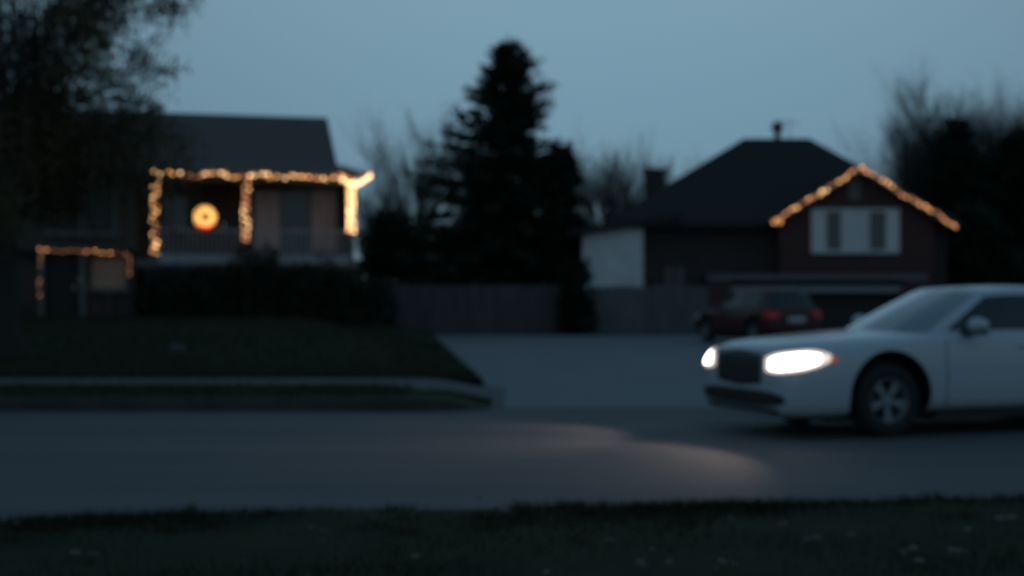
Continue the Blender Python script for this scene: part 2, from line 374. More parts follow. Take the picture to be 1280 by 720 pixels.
# ------------------------------------------------------------------ house with gable (right)
Y2 = 52.0
h2 = thing('house', 'dark hip roofed house with lit front gable and white upstairs window', 'house', (0, Y2, 0))
def X2(px): return (px-640)/F*Y2
def Z2(py): return CH+(HZ-py)/F*Y2
ax, az = X2(1072), Z2(208)                 # gable apex
p = .615
gl, gr_ = X2(962), X2(1191)
# lower walls
MB().box((4.86, 1.0, 0), (16.2, 11.5, 4.1)).build('wall', M['wall2b'], h2)
gw = MB(); xl, xr = X2(975), X2(1168)
gw.box((xl,0,2.14),(14.35,1.0,4.0)); gw.box((14.35,0,2.14),(xr,1.0,4.0))
gw.prism([(xl,4.0),(xr,4.0),(xr,az-p*(xr-ax)-.2),(ax,az-.2),(xl,az-p*(ax-xl)-.2)], 0, 1.0)
gw.build('gable_wall', M['wall2'], h2)
MB().box((X2(885),-.03,1.92),(X2(1160),1.0,2.137)).build('lintel_band', M['trim'], h2)
# garage piers and opening
MB().box((14.36,0,0),(xr,1.0,1.917)).build('garage_pier', M['wall2'], h2)
MB().box((X2(885),0,0),(8.0,1.0,1.917)).build('garage_pier', M['wall2'], h2)
MB().box((8.0,.6,0),(14.36,.99,1.4)).build('garage_dark_panel', M['interior'], h2)  # shallow panel, dark colour stands in for the unlit depth of the garage
gd = MB(); 
for k in range(2): gd.box((8.02,.18+.02*k,1.48+.12*k),(14.34,.22+.02*k,1.59+.12*k))
gd.build('garage_door', M['garage'], h2)
# gable roof with overhang
rf = MB(); ye = 7.0
for s, xe in ((-1, gl), (1, gr_)):
    ze = az-p*abs(xe-ax)
    rf.slab([(ax,-.45,az),(xe,-.45,ze),(xe,ye if s<0 else 6,ze),(ax,ye,az)], .16)
rf.build('gable_roof', M['roof2'], h2)
rb = MB()
for s, xe in ((-1, gl), (1, gr_)):
    ze = az-p*abs(xe-ax)
    rb.add([(ax,-.49,az-.0),(xe,-.49,ze),(xe,-.49,ze-.22),(ax,-.49,az-.22),(ax,-.452,az),(xe,-.452,ze),(xe,-.452,ze-.22),(ax,-.452,az-.22)], [(0,1,2,3),(7,6,5,4),(0,4,5,1),(3,2,6,7),(1,5,6,2)])
rb.build('rake_board', M['trim'], h2)
# main hip roof
d58 = 6.0
rl_ = Vector(((930-640)/F*58, d58, CH+(HZ-173)/F*58)); rr_ = Vector(((1012-640)/F*58, d58, rl_.z))
el = Vector((X2(757), .3, Z2(277))); er = Vector((16.6, .3, el.z)); bl = Vector((el.x, 12, el.z)); br = Vector((16.6, 12, el.z))
hp = MB(); hp.add([el, er, br, bl, rl_, rr_, el-Vector((0,0,.2)), er-Vector((0,0,.2)), br-Vector((0,0,.2)), bl-Vector((0,0,.2))],
   [(0,1,5,4),(1,2,5),(2,3,4,5),(3,0,4),(0,6,7,1),(1,7,8,2),(2,8,9,3),(3,9,6,0),(6,9,8,7)])
rfm = hp.build('roof', M['roof2'], h2)
cm = MB().box((X2(809)*1.06,3.6,4.6),(X2(832)*1.06,4.4,CH+(HZ-214)/F*55.8)); cm.box((X2(809)*1.06-.06,3.54,CH+(HZ-214)/F*55.8),(X2(832)*1.06+.06,4.46,CH+(HZ-214)/F*55.8+.1))
cm.build('chimney', M['wall2b'], rfm)
vx = (972-640)/F*58; vz = rl_.z
vt = MB().tube([(vx,d58,vz-.1),(vx,d58,vz+.3)], .13, 12)
vt.tube([(vx,d58,vz+.25),(vx,d58,vz+.32),(vx,d58,vz+.45),(vx,d58,vz+.6),(vx,d58,vz+.7)], [.16,.22,.25,.22,.08], 16)
vt.build('turbine_vent', M['trim'], rfm)
at_ = MB().tube([(vx+.5,d58,vz-.05),(vx+.5,d58,vz+.75)], .02, 6); at_.tube([(vx+.1,d58,vz+.72),(vx+.95,d58,vz+.62)], .015, 6); at_.tube([(vx+.3,d58+.2,vz+.7),(vx+.3,d58-.2,vz+.7)], .012, 6)
at_.build('antenna', M['trim'], rfm)
# white side extension under a lean-to roof
MB().prism([(2.62,0),(4.85,0),(4.85,3.98),(2.62,3.6)], .6, 9).build('side_extension', M['white'], h2)
MB().slab([(2.05,.2,3.72),(6.2,.2,4.36),(6.2,9.3,4.36),(2.05,9.3,3.72)], .2).build('lean_to_roof', M['roof2'], h2)
window(h2, 5.6, 6.5, 1.5, 2.5, .98, M['glass'], M['wall2b'], 1)
# upstairs window: shutters, two dark sashes, pale centre blind
x0, x1, z0, z1 = X2(1014), X2(1124), Z2(315), Z2(262)
wn = MB().box((x0,-.07,z0-.04),(x1,-.003,z0+.06)); wn.box((x0,-.07,z1-.05),(x1,-.003,z1+.03))
xa, xb, xc, xd = X2(1031), X2(1052), X2(1085), X2(1108)
for a in (xa, xb, xc, xd): wn.box((a-.02,-.06,z0+.06),(a+.04,-.003,z1-.05))
wn = wn.build('window', M['white'], h2)
for a, b in ((x0,xa-.025),(xd+.025,x1)):
    sh = MB().box((a,-.05,z0+.065),(b,-.02,z1-.055))
    for k in range(16): sh.box((a+.05,-.058,z0+.12+k*(z1-z0-.25)/16),(b-.05,-.051,z0+.15+k*(z1-z0-.25)/16))
    sh.build('shutter', M['white'], wn)
for a, b in ((xa,xb),(xc,xd)): MB().box((a+.025,-.03,z0+.065),(b-.025,-.015,z1-.055)).build('pane', M['wglass'], wn)
MB().box((xb+.025,-.03,z0+.065),(xc-.025,-.015,z1-.055)).build('blind', M['blind'], wn)
v0 = MB().box((X2(1060),-.05,Z2(250)),(X2(1075),-.003,Z2(224)))
for k in range(6): v0.box((X2(1061.5),-.07,Z2(248)+k*.12),(X2(1073.5),-.052,Z2(248)+k*.12+.04))
v0.build('louvre_vent', M['trim'], h2)
for nm, xe in (('left', gl), ('right', gr_)):
    ze = az-p*abs(xe-ax)
    P = [Vector((ax+(xe-ax)*t, Y2-.56, az-.10-p*abs(xe-ax)*t+.03*sin(t*25))) for t in lin(0, 1, 20)]
    if nm == 'left': P += [P[-1]+Vector((.12,-.03,-.1)), P[-1]+Vector((.3,-.03,-.02)), P[-1]+Vector((.1,-.05,.08))]
    string('string of lights along the %s slope of the lit front gable' % nm, P, .15, r=.031, jit=.045, weights=(4,4,4,2,5))

# ------------------------------------------------------------------ fences
def fence(label, xa, xb, y, h, m, grp):
    t = thing('fence', label, 'fence', (xa, y, 0), 0, grp); L = xb-xa
    b = MB(); x = 0
    while x < L: b.box((x,0,.03),(min(x+.135,L),.02,h+U(-.02,.02))); x += .145
    b.box((0,.022,.4),(L,.06,.48)); b.box((0,.022,h-.4),(L,.06,h-.32)); b.build('boards', m, t)
    x = 0
    while x <= L+.01: MB().box((x-.05,.062,0),(x+.05,.16,h+.08)).build('post', m, t); x += 2.4
fence('dark board fence behind the side street, left of the narrow dark evergreen', gx(420,49.8), gx(712,49.8), 49.8, 1.72, M['wood'], 'fences behind the side street')
fence('board fence between the narrow dark evergreen and the parked red car', gx(738,49.75), gx(886,49.75), 49.75, 1.68, M['wood2'], 'fences behind the side street')

# ------------------------------------------------------------------ trees
def branch(mb, p, d, L, r, depth, ends, spread=.5, up=.15, kink=.12, n=4, kids=(2,4), taper=.6, sides=None, shrink=(.55,.8)):
    pts = [p]; q = p; dd = d.normalized()
    for i in range(n):
        dd = (dd + Vector((U(-kink,kink), U(-kink,kink), U(-kink,kink)+up*.25))).normalized(); q = q+dd*(L/n); pts.append(q)
    rads = [r*(1-(1-taper)*i/n) for i in range(n+1)]
    mb.tube(pts, rads, sides or (8 if r > .08 else 5 if r > .025 else 3), cap=False)
    if depth == 0: ends.append((pts, dd)); return
    for k in range(random.randint(*kids)):
        i = random.randint(1, n); a = U(0, 2*pi)
        s = dd.cross(Vector((cos(a), sin(a), .3))).normalized()
        nd = (dd + s*U(spread*.6, spread*1.4) + Vector((0,0,up))).normalized()
        branch(mb, pts[i], nd, L*U(*shrink), rads[i]*.62, depth-1, ends, spread, up, kink, n, kids, taper, sides, shrink)
    branch(mb, pts[-1], dd, L*U(.6,.8), rads[-1]*.9, depth-1, ends, spread, up, kink, n, kids, taper, sides, shrink)
def bare_tree(label, x, y, H, r=.18, depth=5, spread=.55, z=0, kids=(3,4), group=None, nl=6):
    t = thing('bare_tree', label, 'tree', (x, y, z), 0, group)
    tr = MB(); tr.tube([(0,0,0),(.05,.02,H*.12),(0,.05,H*.25)], [r*1.3, r, r*.85], 10, cap=False)
    cr = MB(); ends = []
    for k in range(nl):
        a = 2*pi*k/nl+U(-.4,.4); branch(cr, Vector((0,.05,H*U(.18,.25))), Vector((cos(a)*.45, sin(a)*.45, 1)), H*.27, r*.55, depth-1, ends, spread, .18, .14, 4, kids)
    tr.build('trunk', M['bark'], t, smooth=True, fix=False); cr.build('crown', M['twig'], t, fix=False); return t
def spray(mb, p, d, L, w, m=9, q0=.12, q1=.36):      # flat bough of needle tufts
    d = d.normalized(); s = d.cross(Vector((0,0,1))).normalized(); u = Vector((0,0,1))
    for k in range(m):
        q = p + d*(L*rnd()) + s*U(-w,w) + u*U(-w*.5, w*.4); a = U(q0, q1)
        e1 = (d*U(.1,1)+s*U(-1,1)+u*U(-.6,.5)).normalized()*a; e2 = e1.cross(Vector((U(-1,1),U(-1,1),1))).normalized()*a*.2
        mb.v += [q-e1*.3, q+e2+e1*.3, q+e1, q-e2+e1*.3]; n = len(mb.v); mb.f.append((n-4,n-3,n-2,n-1))
def conifer(label, x, y, H, prof, z=0, dens=1.0, droop=-.05, base=.04, r=.2, group=None, m=None, gap=.35, tip=None):
    """prof: list of (height fraction, left reach, right reach) in metres"""
    t = thing('evergreen_tree', label, 'tree', (x, y, z), 0, group)
    wood = MB().tube([(0,0,0),(0,0,H*.5),(0,0,H*.97)], [r, r*.6, .02], 8, cap=False)
    c = MB(); lv = int(H*5*dens)
    def reach(f, a):
        for (f0,l0,r0),(f1,l1,r1) in zip(prof, prof[1:]):
            if f0 <= f <= f1:
                k = (f-f0)/(f1-f0+1e-9); l = l0+(l1-l0)*k; rr = r0+(r1-r0)*k
                e = rr if cos(a) > 0 else l; b = (l+rr)/2; return b+(e-b)*min(1, abs(cos(a))*1.3)
        return .2
    for i in range(lv):
        f = base+(1-base)*(i+rnd())/lv
        for k in range(8 if f > .35 else 12):
            a = U(0,2*pi); L = reach(f, a)*(1.2-gap*1.2*rnd())
            d = Vector((cos(a), sin(a), U(-.25,.1)+.5*f*f)); p0 = Vector((0,0,f*H))
            p0.z -= d.z*L*.5
            wood.tube([p0, p0+d*L*.6, p0+d*L*.92], [.03+.02*(1-f), .02, .008], 3, cap=False)
            for q in range(int(2+L*3.6*dens)):
                tt = U(.08,1)**.8; o_ = tt**2; spray(c, p0+d*L*tt*.93, d+Vector((U(-.9,.9),U(-.9,.9),U(-.2,.5))), .4, (.14+.22*(1-tt)*min(1,L*.5))*(1-.35*o_), int(15-8*o_), .11, .36-.12*o_)
        rr_0 = (reach(f, 0)+reach(f, pi))*.5
        for k in range(int((5+rr_0*5)*(1 if f < .6 else .45))):
            a = U(0,2*pi); q = Vector((cos(a), sin(a), 0))*rr_0*U(0,.6 if f < .6 else .4); spray(c, Vector((0,0,f*H))+q, Vector((cos(a),sin(a),.1)), .4, .3, 12, .15, .4)
    wood.build('trunk', M['bark'], t, fix=False); c.build('crown', m or M['needle'], t, fix=False); return t
YT = 56; k = YT/F
cx = 636
prof = [(0,5.6,3.4)]
Ht = (HZ-60)*k+CH
for py, l, rr in ((340,178,100),(310,168,94),(280,150,90),(250,136,90),(215,130,86),(198,104,70),(180,90,42),(165,80,42),(150,68,50),(120,47,52),(100,33,40),(78,24,26),(62,9,12)):
    prof.append((((HZ-py)*k+CH)/Ht, l*k, rr*k))
prof.append((1.0,.1,.1))
conifer('tallest dark evergreen tree, broad and ragged, behind the fence', gx(cx, YT), YT, Ht, prof, gap=.34, r=.28)
def ev(label, px, py, y, lw, rw, **kw):
    H = (HZ-py)/F*y+CH; conifer(label, gx(px,y), y, H, [(0,lw,rw),(.3,lw,rw),(.6,lw*.88,rw*.88),(.8,lw*.6,rw*.6),(.92,lw*.32,rw*.32),(1,.1,.1)], **kw)
ev('smaller dark evergreen close against the right side of the tallest one', 702, 182, 55, 1.7, 1.0, gap=.55)
ev('low dark evergreen at the left foot of the tallest one', 488, 268, 52, 1.8, 2.1, gap=.5)
ev('narrow dark evergreen breaking the fence line, left of the white wall', 721, 332, 49.2, .42, .42, base=.01, gap=.3)
ev('big dark evergreen at the right edge behind the lit gable house', 1272, 166, 66, 4.2, 3.4, gap=.55)
ev('pointed dark evergreen just right of the lit gable', 1196, 152, 64, 2.3, 2.2, gap=.55)
ev('dark evergreen close beside the right wall of the gable house', 1214, 262, 56, 1.7, 2.2, base=.01, gap=.3)
bare_tree('faint bare tree in the sky gap right of the lit porch', gx(512,74), 74, 11.8, spread=.5, r=.18, nl=7)
bare_tree('small faint bare tree nearest the lit porch corner', gx(470,70), 70, 9.0, spread=.55, r=.14, nl=6)
bare_tree('faint bare tree above the white walled extension', gx(765,80), 80, 11.2, spread=.6, r=.22, nl=9)
bare_tree('faint bare tree between chimney and tallest evergreen', gx(812,88), 88, 11.4, spread=.5, r=.18, nl=7)
bare_tree('big bushy bare tree above the right end of the gable house', gx(1212,70), 70, 12.7, spread=.8, r=.27, nl=9, depth=6)
bare_tree('bushy bare tree between the pointed evergreen and the gable', gx(1172,76), 76, 12.6, spread=.75, r=.26, nl=14)
bare_tree('bare tree cut by the right edge of the picture', gx(1290,74), 74, 12.5, spread=.7, r=.22, nl=14)
bare_tree('low bare tree just right of the gable peak', gx(1135,72), 72, 9.2, spread=.6)

# weeping leafy tree in front of the left house
TX, TY = gx(3, 25), 25.0; tz = lawn_z(TX, TY)
tr = thing('weeping_tree', 'large leafy drooping tree in front of the left house wing', 'tree', (TX, TY, tz-.05))
mb = MB(); mb.tube([(0,0,0),(.08,0,1.2),(.0,.1,2.6),(.15,.1,3.6)], [.30,.22,.19,.16], 12, cap=False)
mb.build('trunk', M['bark'], tr, smooth=True, fix=False)
lm = MB(); lf = MB()
def strand(p, L, dens, scat):
    pts = [p]; q = p; vx_, vy_ = U(-.12,.12), U(-.12,.12)
    for i in range(5): q = q+Vector((vx_+U(-.05,.05), vy_+U(-.05,.05), -1))*(L/5); pts.append(q)
    lm.tube(pts, [.012,.010,.009,.007,.005,.004], 3, cap=False)
    for i in range(int(L*dens)):
        f = rnd()*5; a = pts[int(f)]; b = pts[min(5,int(f)+1)]; c = a+(b-a)*(f-int(f))+Vector((U(-scat,scat),U(-scat,scat),U(-scat,scat)*.5))
        e = Vector((U(-.5,.5),U(-.5,.5),-1)).normalized()*U(.06,.12); g = e.cross(Vector((U(-1,1),U(-1,1),.1))).normalized()*.022
        lf.v += [c, c+e*.5+g, c+e, c+e*.5-g]; n = len(lf.v); lf.f.append((n-4,n-3,n-2,n-1))
for kx in range(78):
    a = U(0, 2*pi); R_ = U(1.0, 3.0); zt = U(3.1, 7.6)
    p0 = Vector((.1,.1,U(2.6,3.6))); p3 = Vector((cos(a)*R_+.35, sin(a)*R_*.9, zt)); p1 = p0+Vector((cos(a)*R_*.3, sin(a)*R_*.3, (zt-p0.z)*.75)); p2 = Vector((cos(a)*R_*.7, sin(a)*R_*.7, zt+.25))
    C = [p0*(1-t)**3+p1*3*t*(1-t)**2+p2*3*t*t*(1-t)+p3*t**3 for t in lin(0,1,9)]
    for ci in range(2, 9): C[ci] = C[ci]+Vector((U(-.14,.14),U(-.14,.14),U(-.12,.12)))
    lm.tube(C, lin(U(.02,.045),.009,9), 6, cap=False)
    for c in C[3:]:
        for q in range(4):
            off = Vector((random.gauss(0,.33), random.gauss(0,.33), U(-.1,.35)))
            lm.tube([c, c+off], [.014,.01], 3, cap=False)
            right = (c.x+off.x) > 1.15
            zz = c.z+off.z+tz
            if zz < 3.5: continue
            if zz < 5.0: strand(c+off, U(.5,1.7), U(26,60), .2)
            elif right:
                if rnd() < .72: strand(c+off, U(.2,.6), U(35,85), .22)
            elif rnd() < .5: strand(c+off, U(.7,1.9), U(0,7), .1)
lm.build('branches', M['bark'], tr, fix=False); lf.build('crown', M['olive'], tr, fix=False)

# shrubs in front of the porch
def shrub(label, x, y, z, rx, ry, h, n=2600, grp='dark shrubs below the porch'):
    t = thing('shrub', label, 'shrub', (x, y, z-.03), A, grp)
    s = MB()
    for i in range(9):
        a = U(0,2*pi); s.tube([(0,0,0),(cos(a)*rx*.4,sin(a)*ry*.4,h*.45),(cos(a)*rx*.7,sin(a)*ry*.7,h*.8)], [.03,.02,.008], 4, cap=False)
    s.build('stems', M['bark'], t, fix=False)
    c = MB(); lump = [(U(0,2*pi), U(.2,1), U(.72,1.22)) for _ in range(14)]
    for i in range(n):
        a = U(0,2*pi); v = U(0,1); ph = math.acos(v); q = 1
        for la, lv_, lq in lump:
            if abs((a-la+pi)%(2*pi)-pi) < .5 and abs(v-lv_) < .3: q = lq
        rr = q*U(.6,1.0)**.5
        pnt = Vector((cos(a)*sin(ph)**.6*rx*rr, sin(a)*sin(ph)**.6*ry*rr, .05+v*h*rr)); e = Vector((U(-1,1),U(-1,1),U(-.3,1))).normalized()*U(.05,.1); g = e.cross(Vector((U(-1,1),U(-1,1),1))).normalized()*.035
        c.v += [pnt-e, pnt+g, pnt+e, pnt-g]; m__ = len(c.v); c.f.append((m__-4,m__-3,m__-2,m__-1))
    c.build('leaves', M['shrub'], t, fix=False)
for lab, lx, lh, w_ in (('leftmost dark shrub under the left porch post', .35, 1.35, .8), ('dark shrub under the wreath', 1.5, 1.45, .8),
                        ('tallest dark shrub, reaching the railing by the middle porch post', 2.75, 1.95, .85), ('wide dark shrub under the right half of the porch', 4.1, 1.5, .95),
                        ('rightmost dark shrub at the corner of the porch', 5.25, 1.4, .75)):
    q = L1(lx, -.85, 0); shrub(lab, q.x, q.y, lawn_z(q.x, q.y), w_, .6, lh)
q = L1(6.35,2.2,0); shrub('round dark shrub past the porch corner, before the fence', q.x, q.y, lawn_z(q.x,q.y), .8, .6, 1.5)
q = L1(-4.6,-1.3,0); shrub('dark shrub at the foot of the left wing', q.x, q.y, lawn_z(q.x,q.y), 1.0, .6, 1.1)

# ------------------------------------------------------------------ cars
def station_body(st, oh):
    """st: (x, w, zb, zs, zt)"""
    vs = []; 
    for x, w_, zb, zs, zt in st:
        half = [(0,zb),(w_*.55,zb),(w_*.90,zb+.02),(w_*.985,zb+.12),(w_,(zb*.45+zs*.55)),(w_*.985,zs-.05),(w_*.93,zs+.015),(w_*.70,zt-.02),(w_*.35,zt-.003),(0,zt)]
        ring = [(x,y,z) for y,z in half] + [(x,-y,z) for y,z in reversed(half[1:-1])]
        vs.append(ring)
    n = len(vs[0]); mb = MB(); mb.v = [v for r in vs for v in r]
    for i in range(len(vs)-1):
        for k in range(n): mb.f.append((i*n+k, i*n+(k+1)%n, (i+1)*n+(k+1)%n, (i+1)*n+k))
    mb.f.append(tuple(range(n))); mb.f.append(tuple(reversed([(len(vs)-1)*n+k for k in range(n)])))
    return mb
def eval_mesh(o):
    dg = bpy.context.evaluated_depsgraph_get(); return bpy.data.meshes.new_from_object(o.evaluated_get(dg))
def make_car(label, paint, hatch, lit, loc, rz, wb=2.82, rt=.35, group=None):
    t = thing('car', label, 'car', loc, rz, group)
    if not hatch:
        st = [(1.13,.68,.24,.62,.77),(1.10,.81,.20,.68,.84),(1.01,.88,.18,.74,.885),(.80,.905,.17,.80,.925),(.45,.918,.18,.845,.95),(.1,.925,.19,.88,.975),(-.3,.925,.20,.92,1.005),(-.62,.925,.20,.945,1.01),
              (-1.4,.925,.20,.955,1.0),(-2.3,.925,.20,.96,1.0),(-2.9,.92,.20,.97,1.03),(-3.3,.90,.21,.98,1.06),(-3.62,.86,.24,.96,1.05),(-3.80,.78,.30,.90,.98),(-3.86,.66,.36,.80,.86)]
        lower = [(-.20,0),(-.27,.40),(-.56,.77),(-1.2,.81),(-2.0,.82),(-2.75,.80),(-3.05,.62),(-3.15,.3),(-3.18,0)]
        upper = [(-1.16,0),(-1.20,.32),(-1.30,.55),(-1.6,.59),(-2.0,.60),(-2.35,.585),(-2.5,.48),(-2.56,.25),(-2.58,0)]
        zu = [1.42,1.415,1.385,1.41,1.415,1.40,1.385,1.395,1.40]; zr = 1.455
    else:
        wb = 2.65
        st = [(.88,.50,.36,.60,.68),(.84,.70,.28,.64,.76),(.75,.83,.24,.72,.86),(.55,.875,.22,.82,.94),(.2,.89,.22,.90,1.0),(-.3,.895,.22,.94,1.04),(-.62,.895,.22,.96,1.04),
              (-1.4,.895,.22,.97,1.03),(-2.3,.895,.22,.98,1.03),(-3.0,.885,.24,.98,1.02),(-3.32,.86,.28,.97,1.0),(-3.44,.80,.34,.92,.96),(-3.47,.70,.38,.86,.90)]
        lower = [(-.34,0),(-.40,.40),(-.58,.76),(-1.2,.79),(-2.0,.80),(-2.9,.78),(-3.30,.68),(-3.36,.35),(-3.37,0)]
        upper = [(-1.0,0),(-1.03,.32),(-1.12,.55),(-1.5,.60),(-2.0,.61),(-2.8,.60),(-3.0,.54),(-3.07,.3),(-3.08,0)]
        zu = [1.50,1.495,1.47,1.50,1.51,1.51,1.49,1.50,1.50]; zr = 1.56
    me = station_body(st, 0); b = me.build('body', paint, t, smooth=True)
    b.data.materials.append(M['black'])
    for ob in (b,):
        s = b.modifiers.new('s', 'SUBSURF'); s.levels = s.render_levels = 2
    cut = MB()
    for xw in (0, -wb):
        for sd in (-1, 1):
            n = 40; vs = [(xw+.45*cos(2*pi*k/n), sd*yy, rt+.03+.45*sin(2*pi*k/n)) for yy in (.58, 1.1) for k in range(n)]
            cut.add(vs, [tuple(range(n)), tuple(range(2*n-1, n-1, -1))]+[(k, (k+1)%n, (k+1)%n+n, k+n) for k in range(n)])
    co = cut.build('cutter', M['black']); co.data.materials.append(M['black'])
    for pl in co.data.polygons: pl.material_index = 1
    bo = b.modifiers.new('b', 'BOOLEAN'); bo.object = co; bo.operation = 'DIFFERENCE'; bo.solver = 'EXACT'
    co.parent = t; bpy.context.view_layer.update()
    nm = eval_mesh(b); b.modifiers.clear(); b.data = nm; bpy.data.objects.remove(co)
    bm = bmesh.new(); bm.from_mesh(nm)
    for e in bm.edges:
        if len(e.link_faces) == 2 and e.calc_face_angle(0) > R(38): e.smooth = False
    bm.to_mesh(nm)
    bvh = BVHTree.FromBMesh(bm); bm.free()
    # greenhouse
    def ring(s, k):    # s in 0..16 around, symmetric
        n = len(lower)-1
        if s > n: x, y, z = ring(2*n-s, k); return Vector((x, -y, z))
        i = min(int(s), n-1); f = s-i
        lo = Vector((*lower[i],.965)).lerp(Vector((*lower[i+1],.965)), f); up = Vector((*upper[i],zu[i])).lerp(Vector((*upper[i+1],zu[i+1])), f)
        p_ = lo.lerp(up, k); c = Vector((-1.9,0,p_.z)); bl_ = .035*4*k*(1-k); return p_ + (p_-c).normalized()*bl_
    n = len(lower)-1; S = 2*n*3; K = 6; g = MB(); vs = []
    for j in range(K+1):
        for i in range(S): vs.append(ring(i/3, j/K))
    fs = [(j*S+i, j*S+(i+1)%S, (j+1)*S+(i+1)%S, (j+1)*S+i) for j in range(K) for i in range(S)]
    cc = Vector((-1.9,0,0)); base = K*S
    for j in range(1, 5):
        for i in range(S):
            p_ = vs[base+i]; q = Vector((p_.x+(cc.x-p_.x)*j/5, p_.y*(1-j/5), p_.z+(zr-p_.z)*(1-(1-j/5)**2.2))); vs.append(q)
        fs += [((K+j-1)*S+i, (K+j-1)*S+(i+1)%S, (K+j)*S+(i+1)%S, (K+j)*S+i) for i in range(S)]
    vs.append(Vector((cc.x,0,zr))); fs += [((K+4)*S+i, (K+4)*S+(i+1)%S, len(vs)-1) for i in range(S)]
    g.add(vs, fs); g.build('roof', paint, t, smooth=True)
    def pane(nm_, s0, s1, k0, k1, m, off=.006, s0t=None, s1t=None):
        a = MB(); ns, nk = 14, 6; P_ = []
        s0t = s0 if s0t is None else s0t; s1t = s1 if s1t is None else s1t
        for j in range(nk+1):
            kk = k0+(k1-k0)*j/nk; u = j/nk
            for i in range(ns+1):
                s_ = (s0+(s0t-s0)*u)*(1-i/ns)+(s1+(s1t-s1)*u)*(i/ns)
                p_ = ring(s_ % (2*n), kk); c = Vector((-1.9,0,p_.z-.25)); P_.append(p_+(p_-c).normalized()*off)
        a.add(P_, [(j*(ns+1)+i, j*(ns+1)+i+1, (j+1)*(ns+1)+i+1, (j+1)*(ns+1)+i) for j in range(nk) for i in range(ns)])
        return a.build(nm_, m, t, smooth=True)
    pane('windscreen', -1.86+2*n, 1.86+2*n, .06, .93, M['screen'])
    for sg in (1, -1):
        def S_(v): return v if sg > 0 else 2*n-v
        pane('side_window', S_(2.18), S_(3.95), .10, .86, M['glass'], s0t=S_(2.3))
        pane('side_window', S_(4.05), S_(5.0 if not hatch else 4.9), .10, .86, M['glass'], s1t=S_(5.0 if not hatch else 4.9))
        if hatch: pane('side_window', S_(5.0), S_(5.7), .14, .82, M['glass'])
    pane('rear_window', 6.15, 2*n-6.15, .10 if not hatch else .12, .90, M['glass'])
    # surface patches by ray casting on the body
    def patch(nm_, T, zc, hh, dr, m, nu=16, nv=7, off=.008, par=t):
        a = MB(); P_ = []; dr = Vector(dr).normalized()
        for j in range(nv+1):
            for i in range(nu+1):
                u = i/nu; v = j/nv*2-1; x, y = T(u); start = Vector((x, y, zc(u)+v*hh(u)))-dr*.8
                h_, nn, _, _ = bvh.ray_cast(start, dr, 3)
                if h_ is None: h_ = Vector((x, y, zc(u)+v*hh(u))); nn = -dr
                P_.append(h_-dr*off)
        a.add(P_, [(j*(nu+1)+i, j*(nu+1)+i+1, (j+1)*(nu+1)+i+1, (j+1)*(nu+1)+i) for j in range(nv) for i in range(nu)])
        o_ = a.build(nm_, m, par, smooth=True); so = o_.modifiers.new('so', 'SOLIDIFY'); so.thickness = .008; so.offset = 0; return o_
    fx = st[0][0]
    gr = patch('grille', lambda u: (fx, -.43+.86*u), lambda u: .645, lambda u: .165-.03*abs(2*u-1), (-1,0,0), M['mesh'])
    patch('grille_frame', lambda u: (fx, -.45+.90*u), lambda u: .822, lambda u: .012, (-1,0,0), M['chrome'], nv=2, off=.014)
    patch('air_intake', lambda u: (fx, -.80+1.60*u), lambda u: .37, lambda u: .074*(1-abs(2*u-1)**6*.6), (-1,0,0), M['black'], nu=24)
    for sd in (1, -1):
        dx = .75; dy = -.66*sd
        T = (lambda sd: lambda u: (fx-.05-.44*u, sd*(.475+.405*u)))(sd)
        hl = patch('headlight', T, lambda u: .695+.065*u, lambda u: .095*(1-abs(2*u-.9)**3*.55), (-.75,-.66*sd,0), M['lampglass'] if lit else M['plate'])
        if lit: patch('lamp_core', (lambda sd: lambda u: (fx-.10-.33*u, sd*(.51+.32*u)))(sd), lambda u: .70+.055*u, lambda u: .066*(1-abs(2*u-.95)**3*.5), (-.75,-.66*sd,0), M['lamp'], off=.016, par=hl)
        T2 = (lambda sd: lambda u: (fx-.50-.05*u, sd*(.88+.01*u)))(sd)
        patch('side_marker', T2, lambda u: .745, lambda u: .03, (-.4,-.9*sd,0), M['amber'] if lit else M['plate'], nu=5, nv=3)
        rx = st[-1][0]
        T3 = (lambda sd: lambda u: (rx+.06+.22*u, sd*(.52+.34*u)))(sd)
        patch('tail_light', T3, lambda u: .83, lambda u: .09, (.85,-.5*sd,0), M['tail'])
        # sills, mirrors, door lines, handles
        MB().box((-wb+.5,sd*.80,.165),(-.5,sd*.90,.235)).build('sill', M['black'], t)
        mr = MB(); lathe = [(.0,-.02),(.05,-.015)]
        bm = bmesh.new(); bmesh.ops.create_uvsphere(bm, u_segments=16, v_segments=10, radius=1)
        for v in bm.verts: v.co = Vector((v.co.x*.075-.02*abs(v.co.y), v.co.y*.135, v.co.z*.075+.01))
        mm = bpy.data.meshes.new('mirror'); bm.to_mesh(mm); bm.free(); mm.materials.append(paint); mm.polygons.foreach_set('use_smooth',[True]*len(mm.polygons))
        o_ = link('mirror', mm, t); o_.location = (-.90, sd*1.0, 1.05)
        fo = MB().tube([(0,-sd*.22,-.075),(0,-sd*.05,-.06)], [.035,.03], 8); fo.box((-.06,-.12,-.082),(.05,.10,-.05)); fo.build('mirror_foot', M['black'], o_)
        for xd in (-1.45, -2.3): patch('door_handle', (lambda xd, sd: lambda u: (xd-.18*u, sd*.92))(xd, sd), lambda u: .86, lambda u: .012, (0,-sd,0), M['chrome'], nu=4, nv=2, off=.02)
        for xd in (-.62, -1.62, -2.45):
            patch('door_seam', (lambda xd, sd: lambda u: (xd-.007*u, sd*.92))(xd, sd), lambda u: .58, lambda u: .34, (0,-sd,0), M['black'], nu=1, nv=14, off=.001)
    rx = st[-1][0]
    patch('number_plate', lambda u: (rx, -.26+.52*u), lambda u: .70, lambda u: .06, (1,0,0), M['plate'], nu=4, nv=2)
